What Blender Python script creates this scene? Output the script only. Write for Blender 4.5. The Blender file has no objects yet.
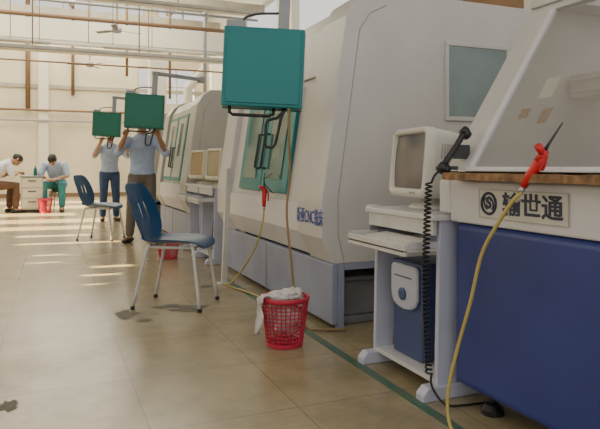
import bpy, bmesh, math, random
from mathutils import Vector, Matrix, noise
random.seed(7)
C = bpy.context.scene.collection
V = Vector
# ------------------------------------------------------------ materials
def mat(name, col, rough=.5, metal=0, var=.06, scale=6, bump=0, col2=None, bscale=None, alpha=None, trans=0, emit=None):
    m = bpy.data.materials.new(name); m.use_nodes = True
    nt = m.node_tree; p = nt.nodes['Principled BSDF']
    tc = nt.nodes.new('ShaderNodeTexCoord')
    n = nt.nodes.new('ShaderNodeTexNoise'); n.inputs['Scale'].default_value = scale; n.inputs['Detail'].default_value = 6
    nt.links.new(tc.outputs['Object'], n.inputs['Vector'])
    r = nt.nodes.new('ShaderNodeValToRGB')
    c2 = col2 or [max(0, c*(1-var*2.2)) for c in col]
    r.color_ramp.elements[0].position = .35; r.color_ramp.elements[0].color = (*c2, 1)
    r.color_ramp.elements[1].position = .65; r.color_ramp.elements[1].color = (*col, 1)
    nt.links.new(n.outputs['Fac'], r.inputs['Fac']); nt.links.new(r.outputs['Color'], p.inputs['Base Color'])
    p.inputs['Roughness'].default_value = rough; p.inputs['Metallic'].default_value = metal
    if bump:
        b = nt.nodes.new('ShaderNodeBump'); b.inputs['Strength'].default_value = bump
        n2 = nt.nodes.new('ShaderNodeTexNoise'); n2.inputs['Scale'].default_value = bscale or scale*5
        nt.links.new(tc.outputs['Object'], n2.inputs['Vector']); nt.links.new(n2.outputs['Fac'], b.inputs['Height'])
        nt.links.new(b.outputs['Normal'], p.inputs['Normal'])
    if alpha is not None: p.inputs['Alpha'].default_value = alpha
    if trans: p.inputs['Transmission Weight'].default_value = trans
    if emit:
        p.inputs['Emission Color'].default_value = (*emit[0], 1); p.inputs['Emission Strength'].default_value = emit[1]
    return m
M = {}
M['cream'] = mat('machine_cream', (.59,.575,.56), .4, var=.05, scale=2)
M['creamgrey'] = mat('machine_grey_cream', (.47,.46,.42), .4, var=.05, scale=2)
M['white'] = mat('machine_white', (.66,.65,.67), .38, var=.04, scale=2)
M['hood'] = mat('hood_grey_white', (.56,.55,.54), .42, var=.06, scale=3)
M['lilac'] = mat('blue_grey_metal', (.29,.32,.45), .45, var=.08, scale=3)
M['lilac_light'] = mat('pale_lilac_metal', (.54,.56,.69), .4, var=.05, scale=5)
M['blue'] = mat('royal_blue_paint', (.032,.053,.25), .42, var=.12, scale=2)
M['pcblue'] = mat('dull_blue_plastic', (.055,.085,.21), .45, var=.06, scale=4)
M['teal'] = mat('teal_paint', (.0,.20,.215), .38, var=.05, scale=3)
M['tealdark'] = mat('dark_teal_paint', (.0,.11,.12), .4, var=.05)
M['green'] = mat('green_paint', (.0,.155,.10), .38, var=.05, scale=3)
M['black'] = mat('black_plastic', (.012,.012,.014), .4)
M['dark'] = mat('dark_metal', (.05,.05,.055), .55)
M['tank'] = mat('tank_grey', (.20,.205,.22), .5, var=.1)
M['seam'] = mat('seam_grey', (.34,.33,.33), .6)
M['grey'] = mat('grey_metal', (.30,.31,.33), .42, .3)
M['steel'] = mat('worn_steel', (.5,.5,.5), .35, .8)
M['beige'] = mat('beige_plastic', (.62,.60,.54), .45, var=.03)
M['beige_old'] = mat('aged_beige_plastic', (.58,.54,.43), .5, var=.05)
M['screen'] = mat('screen_glass', (.10,.095,.115), .22, col2=(.14,.13,.15), scale=3)
M['screen_on'] = mat('lit_screen_glass', (.10,.09,.06), .35, emit=((.75,.52,.2), .16))
M['screen_amber'] = mat('amber_screen_glass', (.10,.08,.05), .35, emit=((.8,.45,.14), .18))
M['chairblue'] = mat('blue_plastic', (.008,.07,.20), .40, var=.08)
M['legwhite'] = mat('white_painted_tube', (.62,.6,.56), .4)
M['red'] = mat('red_plastic', (.54,.022,.065), .42)
M['redgun'] = mat('bright_red_plastic', (.62,.015,.02), .35)
M['rag'] = mat('white_rag', (.70,.68,.67), .95, var=.12, scale=14, bump=.4)
M['wood'] = mat('worn_wood', (.33,.18,.08), .75, var=.25, scale=22, bump=.8, col2=(.11,.06,.03))
M['hose'] = mat('yellow_hose', (.50,.40,.12), .45)
M['hosebrown'] = mat('brown_hose', (.28,.19,.08), .5)
M['plate'] = mat('sign_plate', (.60,.58,.53), .5)
M['border'] = mat('plate_edge', (.42,.41,.38), .6)
M['ink'] = mat('dark_ink', (.03,.038,.075), .6)
M['inkblue'] = mat('blue_ink', (.03,.075,.36), .5)
M['wall'] = mat('cream_wall', (.72,.65,.50), .85, var=.08, scale=.8)
M['wallwhite'] = mat('white_wall', (.74,.70,.60), .85, var=.05, scale=.8)
M['beam'] = mat('grey_beam', (.42,.39,.33), .85, var=.1, scale=2)
M['ceil'] = mat('ceiling_white', (.52,.50,.44), .9)
M['pipe'] = mat('brown_pipe', (.20,.12,.07), .6)
M['pipegrey'] = mat('white_tray', (.62,.6,.55), .5)
M['skin'] = mat('skin', (.42,.24,.15), .55, var=.03)
M['hair'] = mat('black_hair', (.012,.010,.009), .5, var=.2, scale=60, bump=.4)
M['shirt'] = mat('pale_blue_shirt', (.42,.52,.74), .85, var=.08, scale=14, bump=.2)
M['shirt_white'] = mat('white_shirt', (.68,.66,.72), .85, var=.08, scale=14, bump=.2)
M['khaki'] = mat('grey_brown_cloth', (.17,.145,.12), .9, var=.1, scale=14, bump=.2)
M['denim'] = mat('blue_denim', (.045,.085,.20), .9, var=.15, scale=20, bump=.2)
M['tealcloth'] = mat('teal_cloth', (.05,.26,.30), .9, var=.1, scale=14)
M['browncloth'] = mat('brown_cloth', (.13,.07,.05), .9, var=.1, scale=14)
M['shoe'] = mat('dark_shoe', (.03,.025,.02), .6)
M['paper'] = mat('paper', (.7,.69,.64), .8)
M['card'] = mat('cardboard', (.28,.16,.08), .85, var=.1)
M['patch'] = mat('broken_floor', (.095,.09,.075), .75, var=.3, scale=30, col2=(.15,.135,.10))
M['floorgreen'] = mat('green_floor_paint', (.03,.13,.09), .4, var=.4, scale=18, col2=(.10,.14,.09))
M['framegrey'] = mat('window_frame_white', (.6,.58,.52), .6)
M['ledge'] = mat('pale_ledge', (.62,.61,.60), .4)
def glassmat(name, col, a, rough=.12):
    return mat(name, col, rough, alpha=a, var=.12, scale=2.5)
M['glass_side'] = glassmat('bluish_glass', (.34,.43,.45), .75)
M['glass_hood'] = glassmat('clear_hood_glass', (.50,.47,.43), .26, .18)
M['glass_door'] = glassmat('door_glass', (.06,.20,.22), .85)
def floor_mat():
    m = bpy.data.materials.new('floor_tiles'); m.use_nodes = True; nt = m.node_tree; p = nt.nodes['Principled BSDF']
    tc = nt.nodes.new('ShaderNodeTexCoord'); mp = nt.nodes.new('ShaderNodeMapping'); mp.inputs['Location'].default_value = (.25,.1,0)
    nt.links.new(tc.outputs['Object'], mp.inputs['Vector'])
    b = nt.nodes.new('ShaderNodeTexBrick'); b.offset = 0; b.inputs['Scale'].default_value = 1
    b.inputs['Brick Width'].default_value = .6; b.inputs['Row Height'].default_value = .6; b.inputs['Mortar Size'].default_value = .0035
    b.inputs['Color1'].default_value = (.348,.285,.172,1); b.inputs['Color2'].default_value = (.322,.264,.158,1); b.inputs['Mortar'].default_value = (.235,.19,.112,1)
    nt.links.new(mp.outputs[0], b.inputs['Vector'])
    n = nt.nodes.new('ShaderNodeTexNoise'); n.inputs['Scale'].default_value = 2.6; n.inputs['Detail'].default_value = 12; n.inputs['Roughness'].default_value = .72
    nt.links.new(tc.outputs['Object'], n.inputs['Vector'])
    r = nt.nodes.new('ShaderNodeValToRGB'); r.color_ramp.elements[0].position = .34; r.color_ramp.elements[0].color = (.70,.70,.69,1); r.color_ramp.elements[1].position = .58; r.color_ramp.elements[1].color = (1.03,1.03,1.03,1)
    nt.links.new(n.outputs['Fac'], r.inputs['Fac'])
    mx = nt.nodes.new('ShaderNodeMix'); mx.data_type = 'RGBA'; mx.blend_type = 'MULTIPLY'; mx.inputs[0].default_value = 1
    nt.links.new(b.outputs['Color'], mx.inputs[6]); nt.links.new(r.outputs['Color'], mx.inputs[7]); nt.links.new(mx.outputs[2], p.inputs['Base Color'])
    r2 = nt.nodes.new('ShaderNodeMapRange'); r2.inputs[3].default_value = .34; r2.inputs[4].default_value = .13
    nt.links.new(n.outputs['Fac'], r2.inputs[0]); nt.links.new(r2.outputs[0], p.inputs['Roughness'])
    return m
M['floor'] = floor_mat()
# ------------------------------------------------------------ mesh helpers
def nb(): return bmesh.new()
def box(bm, x0,x1,y0,y1,z0,z1):
    vs = [bm.verts.new(p) for p in ((x0,y0,z0),(x1,y0,z0),(x1,y1,z0),(x0,y1,z0),(x0,y0,z1),(x1,y0,z1),(x1,y1,z1),(x0,y1,z1))]
    for f in ((3,2,1,0),(4,5,6,7),(0,1,5,4),(1,2,6,5),(2,3,7,6),(3,0,4,7)): bm.faces.new([vs[i] for i in f])
    return bm
def prism(bm, pts, a0, a1, axis='y'):
    def mk(p,a): return {'y':(p[0],a,p[1]), 'x':(a,p[0],p[1]), 'z':(p[0],p[1],a)}[axis]
    A = [bm.verts.new(mk(p,a0)) for p in pts]; B = [bm.verts.new(mk(p,a1)) for p in pts]
    bm.faces.new(A); bm.faces.new(B[::-1]); n = len(pts)
    for i in range(n): bm.faces.new((A[i], B[i], B[(i+1)%n], A[(i+1)%n]))
    bmesh.ops.recalc_face_normals(bm, faces=bm.faces); return bm
def smoothpts(pts, k=6):
    pts = [V(p) for p in pts]; out = []
    for i in range(len(pts)-1):
        p0 = pts[max(i-1,0)]; p1 = pts[i]; p2 = pts[i+1]; p3 = pts[min(i+2,len(pts)-1)]
        for j in range(k):
            t = j/k
            out.append(.5*((2*p1)+(p2-p0)*t+(2*p0-5*p1+4*p2-p3)*t*t+(3*p1-p0-3*p2+p3)*t**3))
    out.append(pts[-1]); return out
def tube(bm, pts, r, seg=8, smooth=0):
    pts = smoothpts(pts, smooth) if smooth else [V(p) for p in pts]
    prev = None; a = None
    for i,p in enumerate(pts):
        t = (pts[min(i+1,len(pts)-1)]-pts[max(i-1,0)]).normalized()
        if a is None: a = t.orthogonal().normalized()
        else: a = (a - t*a.dot(t)).normalized()
        b = t.cross(a); rr = r[i] if isinstance(r,(list,tuple)) else r
        ring = [bm.verts.new(p+a*math.cos(k*2*math.pi/seg)*rr+b*math.sin(k*2*math.pi/seg)*rr) for k in range(seg)]
        if prev:
            for k in range(seg): bm.faces.new((prev[k],prev[(k+1)%seg],ring[(k+1)%seg],ring[k]))
        else: bm.faces.new(ring[::-1])
        prev = ring
    bm.faces.new(prev); return bm
def lathe(bm, prof, c=(0,0,0), seg=24, cap=True):
    prev = None; first = None
    for r,z in prof:
        ring = [bm.verts.new((c[0]+r*math.cos(k*2*math.pi/seg), c[1]+r*math.sin(k*2*math.pi/seg), c[2]+z)) for k in range(seg)]
        if prev:
            for k in range(seg): bm.faces.new((prev[k],prev[(k+1)%seg],ring[(k+1)%seg],ring[k]))
        else: first = ring
        prev = ring
    if cap: bm.faces.new(first[::-1]); bm.faces.new(prev)
    return bm
def obj(name, bm, m, parent=None, bevel=0, smooth=False, segs=2):
    me = bpy.data.meshes.new(name); bmesh.ops.recalc_face_normals(bm, faces=bm.faces); bm.to_mesh(me); bm.free()
    o = bpy.data.objects.new(name, me); C.objects.link(o); me.materials.append(m)
    if parent: o.parent = parent
    if smooth:
        for p in me.polygons: p.use_smooth = True
    if bevel:
        b = o.modifiers.new('bevel','BEVEL'); b.width = bevel; b.segments = segs; b.limit_method = 'ANGLE'; b.angle_limit = math.radians(35)
    return o
def bake(o):
    dg = bpy.context.evaluated_depsgraph_get(); dg.update()
    me = bpy.data.meshes.new_from_object(o.evaluated_get(dg)); old = o.data
    o.modifiers.clear(); o.data = me
    if not me.materials and old.materials: me.materials.append(old.materials[0])
    for p in me.polygons: p.use_smooth = True
    return o
def tag(o, label, cat, group=None):
    o['label'] = label; o['category'] = cat
    if group: o['group'] = group
    return o
def thing(name, label, cat, loc=(0,0,0), rz=0, group=None):
    o = bpy.data.objects.new(name, None); C.objects.link(o); o.location = loc; o.rotation_euler = (0,0,rz); o.empty_display_size = .1
    return tag(o, label, cat, group)
def struct(name, bm, m, parent=None, bevel=0):
    o = obj(name, bm, m, parent, bevel)
    if not parent: o['kind'] = 'structure'
    return o
def dup(root, loc, rz, label, children=None):
    def cp(o, par):
        c = o.copy(); C.objects.link(c); c.parent = par
        for ch in list(o.children): cp(ch, c)
        return c
    r = cp(root, None); r.location = loc; r.rotation_euler = (root.rotation_euler.x,root.rotation_euler.y,rz); r['label'] = label
    return r
def recolor(o, names, m):
    for ch in o.children:
        if any(ch.name.startswith(n) for n in names):
            ch.data = ch.data.copy(); ch.data.materials.clear(); ch.data.materials.append(m)
def text(name, body, size, loc, rot, m, parent, extrude=.001, sx=1, bold=0):
    cu = bpy.data.curves.new(name,'FONT'); cu.body = body; cu.size = size; cu.extrude = extrude; cu.align_x = 'CENTER'; cu.align_y = 'CENTER'; cu.offset = bold
    t = bpy.data.objects.new('tmp', cu); C.objects.link(t)
    dg = bpy.context.evaluated_depsgraph_get(); dg.update()
    me = bpy.data.meshes.new_from_object(t.evaluated_get(dg)); bpy.data.objects.remove(t)
    me.materials.clear(); me.materials.append(m)
    o = bpy.data.objects.new(name, me); C.objects.link(o); o.parent = parent; o.location = loc; o.rotation_euler = rot; o.scale = (sx,1,1)
    return o
R90 = math.radians(90)
# ------------------------------------------------------------ setting
FY = 21.0; LX = -6.0; RX = 5.2; CH = 6.8
fl = struct('floor', box(nb(), LX-2, RX, -3, FY, -.05, 0), M['floor'])
struct('ceiling', box(nb(), LX, RX, -1, FY, CH, CH+.1), M['ceil'])
bm = nb()
box(bm, LX, RX, FY, FY+.2, 0, 3.1); box(bm, LX, 2.75, FY, FY+.2, 3.1, 4.95); box(bm, 4.75, RX, FY, FY+.2, 3.1, 4.95)
box(bm, 2.75, 4.75, FY, FY+.2, 4.4, 4.95); box(bm, LX, -1.35, FY, FY+.2, 4.95, 6.5); box(bm, 3.0, 3.4, FY, FY+.2, 4.95, 6.5); box(bm, LX, RX, FY, FY+.2, 6.5, CH)
struct('wall_far', bm, M['wall'])
def window(n, x0, x1, z0, z1, nx, y=FY+.05):
    bm = nb(); box(bm, x0, x1, y-.03, y+.03, z0, z0+.06); box(bm, x0, x1, y-.03, y+.03, z1-.06, z1)
    for i in range(nx+1):
        xx = x0+(x1-x0-.06)*i/nx; box(bm, xx, xx+.06, y-.03, y+.03, z0+.06, z1-.06)
    box(bm, x0, x1, y-.02, y+.02, (z0+z1)/2-.025, (z0+z1)/2+.025)
    struct('window_%d'%n, bm, M['framegrey'])
window(1, -1.35, 3.0, 4.95, 6.5, 5); window(2, 3.4, RX, 4.95, 6.5, 2); window(3, 2.75, 4.75, 3.1, 4.4, 3)
bm = nb(); box(bm, RX, RX+.2, -1, FY, 0, 2.9); box(bm, RX, RX+.2, -1, FY, 5.3, CH)
for a,b in ((-1,2),(5,6),(9,10),(13,14),(17,FY)): box(bm, RX, RX+.2, a, b, 2.9, 5.3)
struct('wall_right', bm, M['wallwhite'])
EL = math.radians(21); SD = V((1,-.10,0)).normalized()
streak_slits = []  # invented openings in the unseen left wall, cut to cast sun streaks
for (x,y,ln,w) in ((.35,5.35,.20,.05),(.44,5.80,.34,.09),(.58,6.25,.40,.12),(-.05,6.75,.35,.06),(.0,7.3,.35,.09),(.25,8.35,1.3,.15),(.05,9.3,1.0,.22),(-.2,10.5,1.8,.6),(.0,11.8,2.0,.8),(-.4,13.5,1.8,.9),(.2,15.7,2.4,1.2),(0,17.9,2.7,1.2)):
    dx = x-LX; L = dx/SD.x; yy = y-SD.y*L; z = L*math.tan(EL); h = ln*math.tan(EL)
    streak_slits.append((yy-w/2, yy+w/2, z-h/2, z+h/2))
streak_slits.sort(); bm = nb(); cur = -3
for a,b,z0,z1 in streak_slits:
    box(bm, LX-.02, LX, cur, a, 0, CH); box(bm, LX-.02, LX, a, b, 0, z0); box(bm, LX-.02, LX, a, b, z1, CH); cur = b
box(bm, LX-.02, LX, cur, FY, 0, CH)
struct('wall_left_sun_slits', bm, M['wall'])  # out of view; its openings are shaped for the streaks on the floor
struct('trim_1', box(nb(), LX, RX, 17, 17.3, 4.25, 4.85), M['wallwhite'])
struct('trim_2', box(nb(), LX, RX, 9.5, 9.8, 5.2, 5.8), M['wallwhite'])
struct('trim_3', box(nb(), 2.55, 3.0, 16.9, 17.35, 0, 4.25), M['wallwhite'])
struct('trim_4', box(nb(), LX, RX, FY-.06, FY, 3.5, 3.62), M['beam'])
struct('trim_5', box(nb(), LX, RX, 19.4, 19.55, 5.55, 5.75), M['beam'])
bm=nb()
for x in (-2.6,.55,3.7): box(bm, x, x+.18, 10, FY, 6.2, 6.6)
struct('trim_6', bm, M['beam'])
struct('trim_7', box(nb(), LX, RX, 14.9, 15.08, 5.02, 5.22), M['beam'])
struct('trim_8', box(nb(), -.35, -.05, FY-.15, FY, 0, 4.95), M['wallwhite'])
struct('trim_9', box(nb(), LX, RX, 17.0-.02, 17.0, 4.22, 4.32), M['beam'])
struct('baseboard_far', box(nb(), LX, RX, FY-.03, FY, 0, .12), M['pipe'])
bm = nb(); box(bm, 1.405, 1.455, .3, 5.2, 0, .0015); obj('painted_line', bm, M['floorgreen'], fl)
def blob(cx, cy, rx, ry, seed):
    bm = nb(); random.seed(seed); vs = []
    for k in range(22):
        a = k*math.tau/22; q = random.uniform(.5,1.2)
        vs.append(bm.verts.new((cx+math.cos(a)*rx*q, cy+math.sin(a)*ry*q, .002)))
    bm.faces.new(vs); obj('broken_patch', bm, M['patch'], fl)
blob(.90, 4.18, .15, .11, 1); blob(.47, 4.18, .08, .13, 2); blob(-.16, 2.78, .045, .07, 3); blob(.76,4.30,.10,.07,5); blob(.56,3.98,.05,.05,6); blob(1.2,4.9,.06,.08,8)
# ------------------------------------------------------------ overhead services
def xbar(name, label, cat, y, z, r, m, x0=LX, x1=RX):
    return tag(obj(name, tube(nb(), [(x0,y,z),(x1,y,z)], r, 10), m, smooth=True), label, cat)
def tray(label, y, z, x0, x1, w=.1, rods=()):
    t = thing('cable_tray', label, 'cable tray', (0,y,z))
    bm = nb(); box(bm, x0, x1, -w, w, -.01, .01); box(bm, x0, x1, -w, -w+.01, 0, .07); box(bm, x0, x1, w-.01, w, 0, .07); obj('channel', bm, M['pipegrey'], t)
    for x in rods: obj('hanger_rod', tube(nb(), [(x,0,.0),(x,0,CH-z)], .012, 6), M['pipe'], t)
    return t
tray('long white cable tray hanging low across the aisle below the brown pipe', 12, 3.12, LX, 3.6, .12, (-2.5,-.3,1.6))
tray('thin white cable tray hanging high across the hall above the brown pipe', 11.2, 3.95, LX, 3.6, .08, (-1.2,2.2))
tray('slim white light rail hanging across between the brown pipe and the low tray', 16.2, 4.05, LX, 4.2, .05, (-.9,.9,2.4))
xbar('ceiling_pipe', 'brown pipe running across the hall between the two white trays', 'pipe', 14.5, 4.35, .05, M['pipe'])
xbar('ceiling_pipe', 'thin grey pipe running across the hall just under the high windows', 'pipe', 15.5, 4.95, .035, M['grey'])
xbar('ceiling_pipe', 'thin dark conduit running across below the low white tray', 'pipe', 13.6, 3.18, .018, M['pipe'])
xbar('ceiling_pipe', 'thin brown conduit on the far wall above the seated workers', 'pipe', FY-.19, 2.78, .035, M['pipe'])
xbar('ceiling_pipe', 'pale conduit on the far wall just under the brown one', 'pipe', FY-.19, 2.45, .03, M['seam'])
def wx(px,y):
    u = (px-300)/600; return y*(u*.923+.384)/(.923-.384*u)
def vpipe(label, px, y, z0, z1, r, m='pipe'):
    x=wx(px,y); tag(obj('down_pipe', tube(nb(), [(x,y,z0),(x,y,z1)], r, 10), M[m], smooth=True), label, 'pipe')
vpipe('leftmost brown drop pipe hanging down the far wall', 28, 20.9, 2.8, CH, .07)
vpipe('slim brown drop pipe second from the left edge', 73, 20.9, 3.3, CH, .05)
vpipe('brown drop pipe beside the pale column', 127, 18.0, 3.6, CH, .04)
vpipe('brown drop pipe behind the green control box of the middle machine', 170, 18.0, 3.0, CH, .04)
vpipe('grey drop pipe at the right end of the low white tray', 205, 16.0, 2.4, CH, .05, 'grey')
t = thing('ventilation_duct', 'pale bent ventilation duct before the far right windows', 'duct', (wx(188,18.5),18.5,2.9))
obj('duct', tube(nb(), [(0,0,0),(0,0,.5),(.55,0,1.15),(.55,0,2.2)], .14, 12), M['pipegrey'], t); obj('flange', lathe(nb(), [(.17,-.03),(.17,.03)], seg=16), M['seam'], t)
def lamp_fix(label, x, y, z):
    t = thing('tube_lamp', label, 'lamp', (x,y,z))
    obj('housing', box(nb(), -.62,.62,-.05,.05,0,.05), M['pipegrey'], t, .01)
    obj('tube', tube(nb(), [(-.58,0,-.02),(.58,0,-.02)], .014, 8), M['paper'], t, smooth=True)
    for s in (-.4,.4): obj('hanger_rod', tube(nb(), [(s,0,.05),(s,0,CH-z)], .006, 6), M['dark'], t)
lamp_fix('unlit tube lamp hanging at the left under the pipe', -.6, 13.0, 3.45)
lamp_fix('unlit tube lamp hanging over the two standing workers', 1.6, 13.0, 3.45)
def fan(label, x, y, z, rz):
    t = thing('ceiling_fan', label, 'fan', (x,y,z), rz)
    obj('rod', tube(nb(), [(0,0,.05),(0,0,CH-z)], .015, 8), M['pipe'], t)
    obj('motor', lathe(nb(), [(.03,.1),(.11,.06),(.12,0),(.1,-.05),(.03,-.07)], seg=16), M['grey'], t, smooth=True)
    for k in range(3):
        a = k*math.tau/3; b = nb()
        prism(b, [(.1,-.04),(.3,-.065),(.6,-.07),(.62,.05),(.3,.06),(.1,.03)], -.006, .006, 'z')
        bmesh.ops.rotate(b, cent=(0,0,0), matrix=Matrix.Rotation(.2,3,'X'), verts=b.verts)
        bmesh.ops.rotate(b, cent=(0,0,0), matrix=Matrix.Rotation(a,3,'Z'), verts=b.verts)
        obj('blade', b, M['tank'], t)
fan('grey three bladed ceiling fan hanging nearest under the high windows', 1.5, 15.2, 4.3, .3)
fan('grey three bladed ceiling fan hanging lower against the far wall', 1.05, 18.2, 3.9, 1.1)
# ------------------------------------------------------------ machining centre
def machine(name, label, loc, group, row):
    t = thing(name, label, 'machine', loc, 0, group)
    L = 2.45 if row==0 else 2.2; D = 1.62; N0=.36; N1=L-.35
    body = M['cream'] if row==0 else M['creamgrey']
    if row==0:
        def prof(off=0, top=2.11): return [(.03+off,.40),(-.055+off,.56),(-.055+off,.78),(.115+off,1.93),(.19+off,2.05),(.28+off,top),(D,top),(D,.40)]
    else:
        def prof(off=0, top=1.94): return [(.03+off,.40),(-.055+off,.56),(-.055+off,.78),(.09+off,1.76),(.17+off,1.88),(.26+off,top),(D,top),(D,.40)]
    obj('end_housing', prism(nb(), prof(), 0, N0), body, t, .006, segs=2)
    obj('end_housing', prism(nb(), prof(), N1, L), body, t, .006, segs=2)
    obj('centre_housing', prism(nb(), prof(.045,2.07 if row==0 else 1.90), N0, N1), body, t)
    pts = [(.095,.42),(.055,.58),(.055,.80),(.205,1.85),(.28,1.96),(.40,2.02)] if row==0 else [(.095,.42),(.055,.58),(.055,.80),(.18,1.70),(.26,1.80)]
    obj('panel_seam', tube(nb(), [(x,-.001,z) for x,z in pts], .003, 6), M['seam'], t)
    w = nb(); x0,x1,z0,z1 = .84,1.38,1.30,1.83
    if row: z0-=.12; z1-=.12
    box(w,x0,x1,-.014,.0,z0,z0+.03); box(w,x0,x1,-.014,0,z1-.03,z1); box(w,x0,x0+.03,-.014,0,z0+.03,z1-.03); box(w,x1-.03,x1,-.014,0,z0+.03,z1-.03)
    wf = obj('side_window', w, body, t, .004)
    obj('glass', box(nb(), x0+.03,x1-.03,-.008,-.002,z0+.03,z1-.03), M['glass_side'], wf)
    if row==0: a = V((-.055+.045,0,.78)); b = V((.115+.045,0,1.93))
    else: a = V((-.055+.045,0,.78)); b = V((.09+.045,0,1.76))
    d = (b-a).normalized(); n = V((-d.z,0,d.x)); DL=(b-a).length
    def slab(y0,y1,s0,s1,t0,t1):
        bmm = nb(); vs = []
        for yy in (y0,y1):
            for (s,tt) in ((s0,t0),(s1,t0),(s1,t1),(s0,t1)):
                vs.append(bmm.verts.new(a+d*s+n*tt+V((0,yy,0))))
        for f in ((0,1,2,3),(7,6,5,4),(0,4,5,1),(1,5,6,2),(2,6,7,3),(3,7,4,0)): bmm.faces.new([vs[i] for i in f])
        return bmm
    top = DL-.36 if row==0 else DL-.08
    ds = ((.66,1.22),(1.24,1.80)) if row==0 else ((.5,1.10),(1.12,1.72))
    for (y0,y1) in ds:
        dr = obj('sliding_door', slab(y0,y1,.02,top,.0,.03), M['teal'], t, .006)
        if row: obj('door_panel', slab(y0+.05,y1-.05,.07,DL-.13,.03,.033), body, dr)
        m_ = .12 if row==0 else .22
        obj('door_glass', slab(y0+m_,y1-m_,.12 if row==0 else .35,top-.12,.033,.037), M['glass_door'], dr)
        hy = y1-.06 if y0<1 else y0+.06
        p = lambda s,tt: a+d*s+n*tt+V((0,hy,0))
        obj('door_handle', tube(nb(), [p(.20,.03),p(.20,.07),p(.47,.07),p(.47,.03)], .010, 8), M['dark'], dr, smooth=True)
    if row==0: obj('upper_cover', slab(N0+.03,N1-.03,top+.03,DL-.03,.0,.02), body, t, .004)
    obj('drip_tray', prism(nb(), [(-.052,.57),(.03,.42),(.1,.42),(.1,.76),(-.052,.76)], N0+.005, N1-.005), M['white'], t)
    obj('skirt_panel', prism(nb(), [(.015,.03),(.055,.03),(.055,.40),(.015,.40)], 0, L), M['lilac'], t, .006)
    obj('skirt_seam', box(nb(), .010,.016,1.2,1.206,.04,.39), M['seam'], t)
    obj('corner_post', box(nb(), .055,.10,.0,.05,.0,.40), M['lilac'], t, .004)
    obj('side_rail', box(nb(), .10,D,.0,.04,.36,.40), M['lilac'], t)
    bb = nb(); box(bb,.14,.42,.10,.6,.05,.27); box(bb,.12,.46,.08,.62,0,.05); box(bb,.12,.44,.08,.6,.27,.30); obj('coolant_tank', bb, M['tank'], t, .01)
    obj('chip_bin', prism(nb(), [(.5,.0),(1.0,.0),(1.05,.3),(.48,.3)], .15, 1.2), M['tank'], t, .01)
    obj('bed', box(nb(), .2,D-.05,.7,L-.1,0,.40), M['dark'], t)
    for (x,y) in ((.09,.9),(.09,1.95),(D-.08,.1)): obj('levelling_foot', lathe(nb(), [(.045,0),(.045,.015),(.015,.03),(.015,.40)], (x,y,0), 12), M['dark'], t)
    if row==0:
        o = text('lettering', '新亚CNC铣床', .112, (-.058,.182,.675), (R90,0,-R90), M['inkblue'], t, sx=.60)
    return t
MG = 'cream machining centres in the row'
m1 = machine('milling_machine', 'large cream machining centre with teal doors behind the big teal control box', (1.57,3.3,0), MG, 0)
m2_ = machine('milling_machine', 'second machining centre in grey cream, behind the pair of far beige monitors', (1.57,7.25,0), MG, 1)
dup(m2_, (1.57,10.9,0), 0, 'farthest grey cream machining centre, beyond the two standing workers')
# ------------------------------------------------------------ blue machine at the right
t = thing('engraving_machine', 'blue and white machine with slanted clear hood at the right, nearest the camera', 'machine', (1.58,2.1,0))
F = -1.75; D = 1.7; E = .09
obj('blue_cabinet', box(nb(), 0,D,F,0,.085,.765), M['blue'], t, .03, segs=4)
obj('blue_seam', box(nb(), -.003,0.0,-.95,-.945,.10,.76), M['seam'], t)
obj('white_band', prism(nb(), [(-.008,.765),(D,.765),(D,.97),(.03,.97),(-.008,.935)], F, .012), M['white'], t, .008)
obj('band_end_cap', prism(nb(), [(-.008,.80),(D,.80),(D,.97),(.03,.97),(-.008,.935)], .012, E), M['white'], t, .006)
for y in (-.16,-.9,-1.6):
    for x in (.07,1.6): obj('levelling_foot', lathe(nb(), [(.045,0),(.045,.02),(.03,.04),(.014,.05),(.014,.09)], (x,y,0), 16), M['black'], t)
p0 = V((.02,0,.97)); p1 = V((.53,0,1.76)); d = (p1-p0).normalized(); n = V((-d.z,0,d.x)); Ls = (p1-p0).length
def hs(y0,y1,s0,s1,t0,t1):
    b = nb(); vs = []
    for yy in (y0,y1):
        for (s,tt) in ((s0,t0),(s1,t0),(s1,t1),(s0,t1)): vs.append(b.verts.new(p0+d*s+n*tt+V((0,yy,0))))
    for f in ((0,1,2,3),(7,6,5,4),(0,4,5,1),(1,5,6,2),(2,6,7,3),(3,7,4,0)): b.faces.new([vs[i] for i in f])
    return b
obj('hood_post', hs(-.05,E,0,Ls,-.03,.0), M['hood'], t, .006)
obj('window_edge', hs(-.075,-.05,.03,Ls-.07,-.02,.006), M['white'], t, .003)
obj('hood_post', hs(-1.3,-1.22,0,Ls,-.03,.0), M['hood'], t, .006)
obj('hood_rail', hs(-1.22,-.05,0,.03,-.03,.006), M['white'], t, .003)
obj('hood_rail', hs(-1.22,-.05,Ls-.07,Ls,-.03,.0), M['hood'], t, .004)
obj('hood_glass', hs(-1.22,-.075,.03,Ls-.07,-.014,-.008), M['glass_hood'], t)
obj('hood_end_panel', prism(nb(), [(.05,.97),(.55,1.735),(1.5,1.735),(1.5,.97)], E-.03,E-.005), M['hood'], t)
tp = nb(); box(tp,.50,.58,F,E,1.735,1.77); box(tp,1.42,1.5,F,E,1.735,1.77); box(tp,.58,1.42,-.08,E,1.735,1.77); box(tp,.58,1.42,F,F+.08,1.735,1.77)
obj('hood_top_frame', tp, M['hood'], t, .004)
obj('back_panel', box(nb(), 1.45,1.5,F,E-.03,.97,1.735), M['cream'], t)
gn = nb(); box(gn, .70,.92,-1.6,E-.05,1.32,1.43); box(gn,.685,.70,-1.6,E-.05,1.34,1.355); box(gn,.685,.70,-1.6,E-.05,1.395,1.41); obj('gantry_beam', gn, M['ledge'], t, .006)
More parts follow.
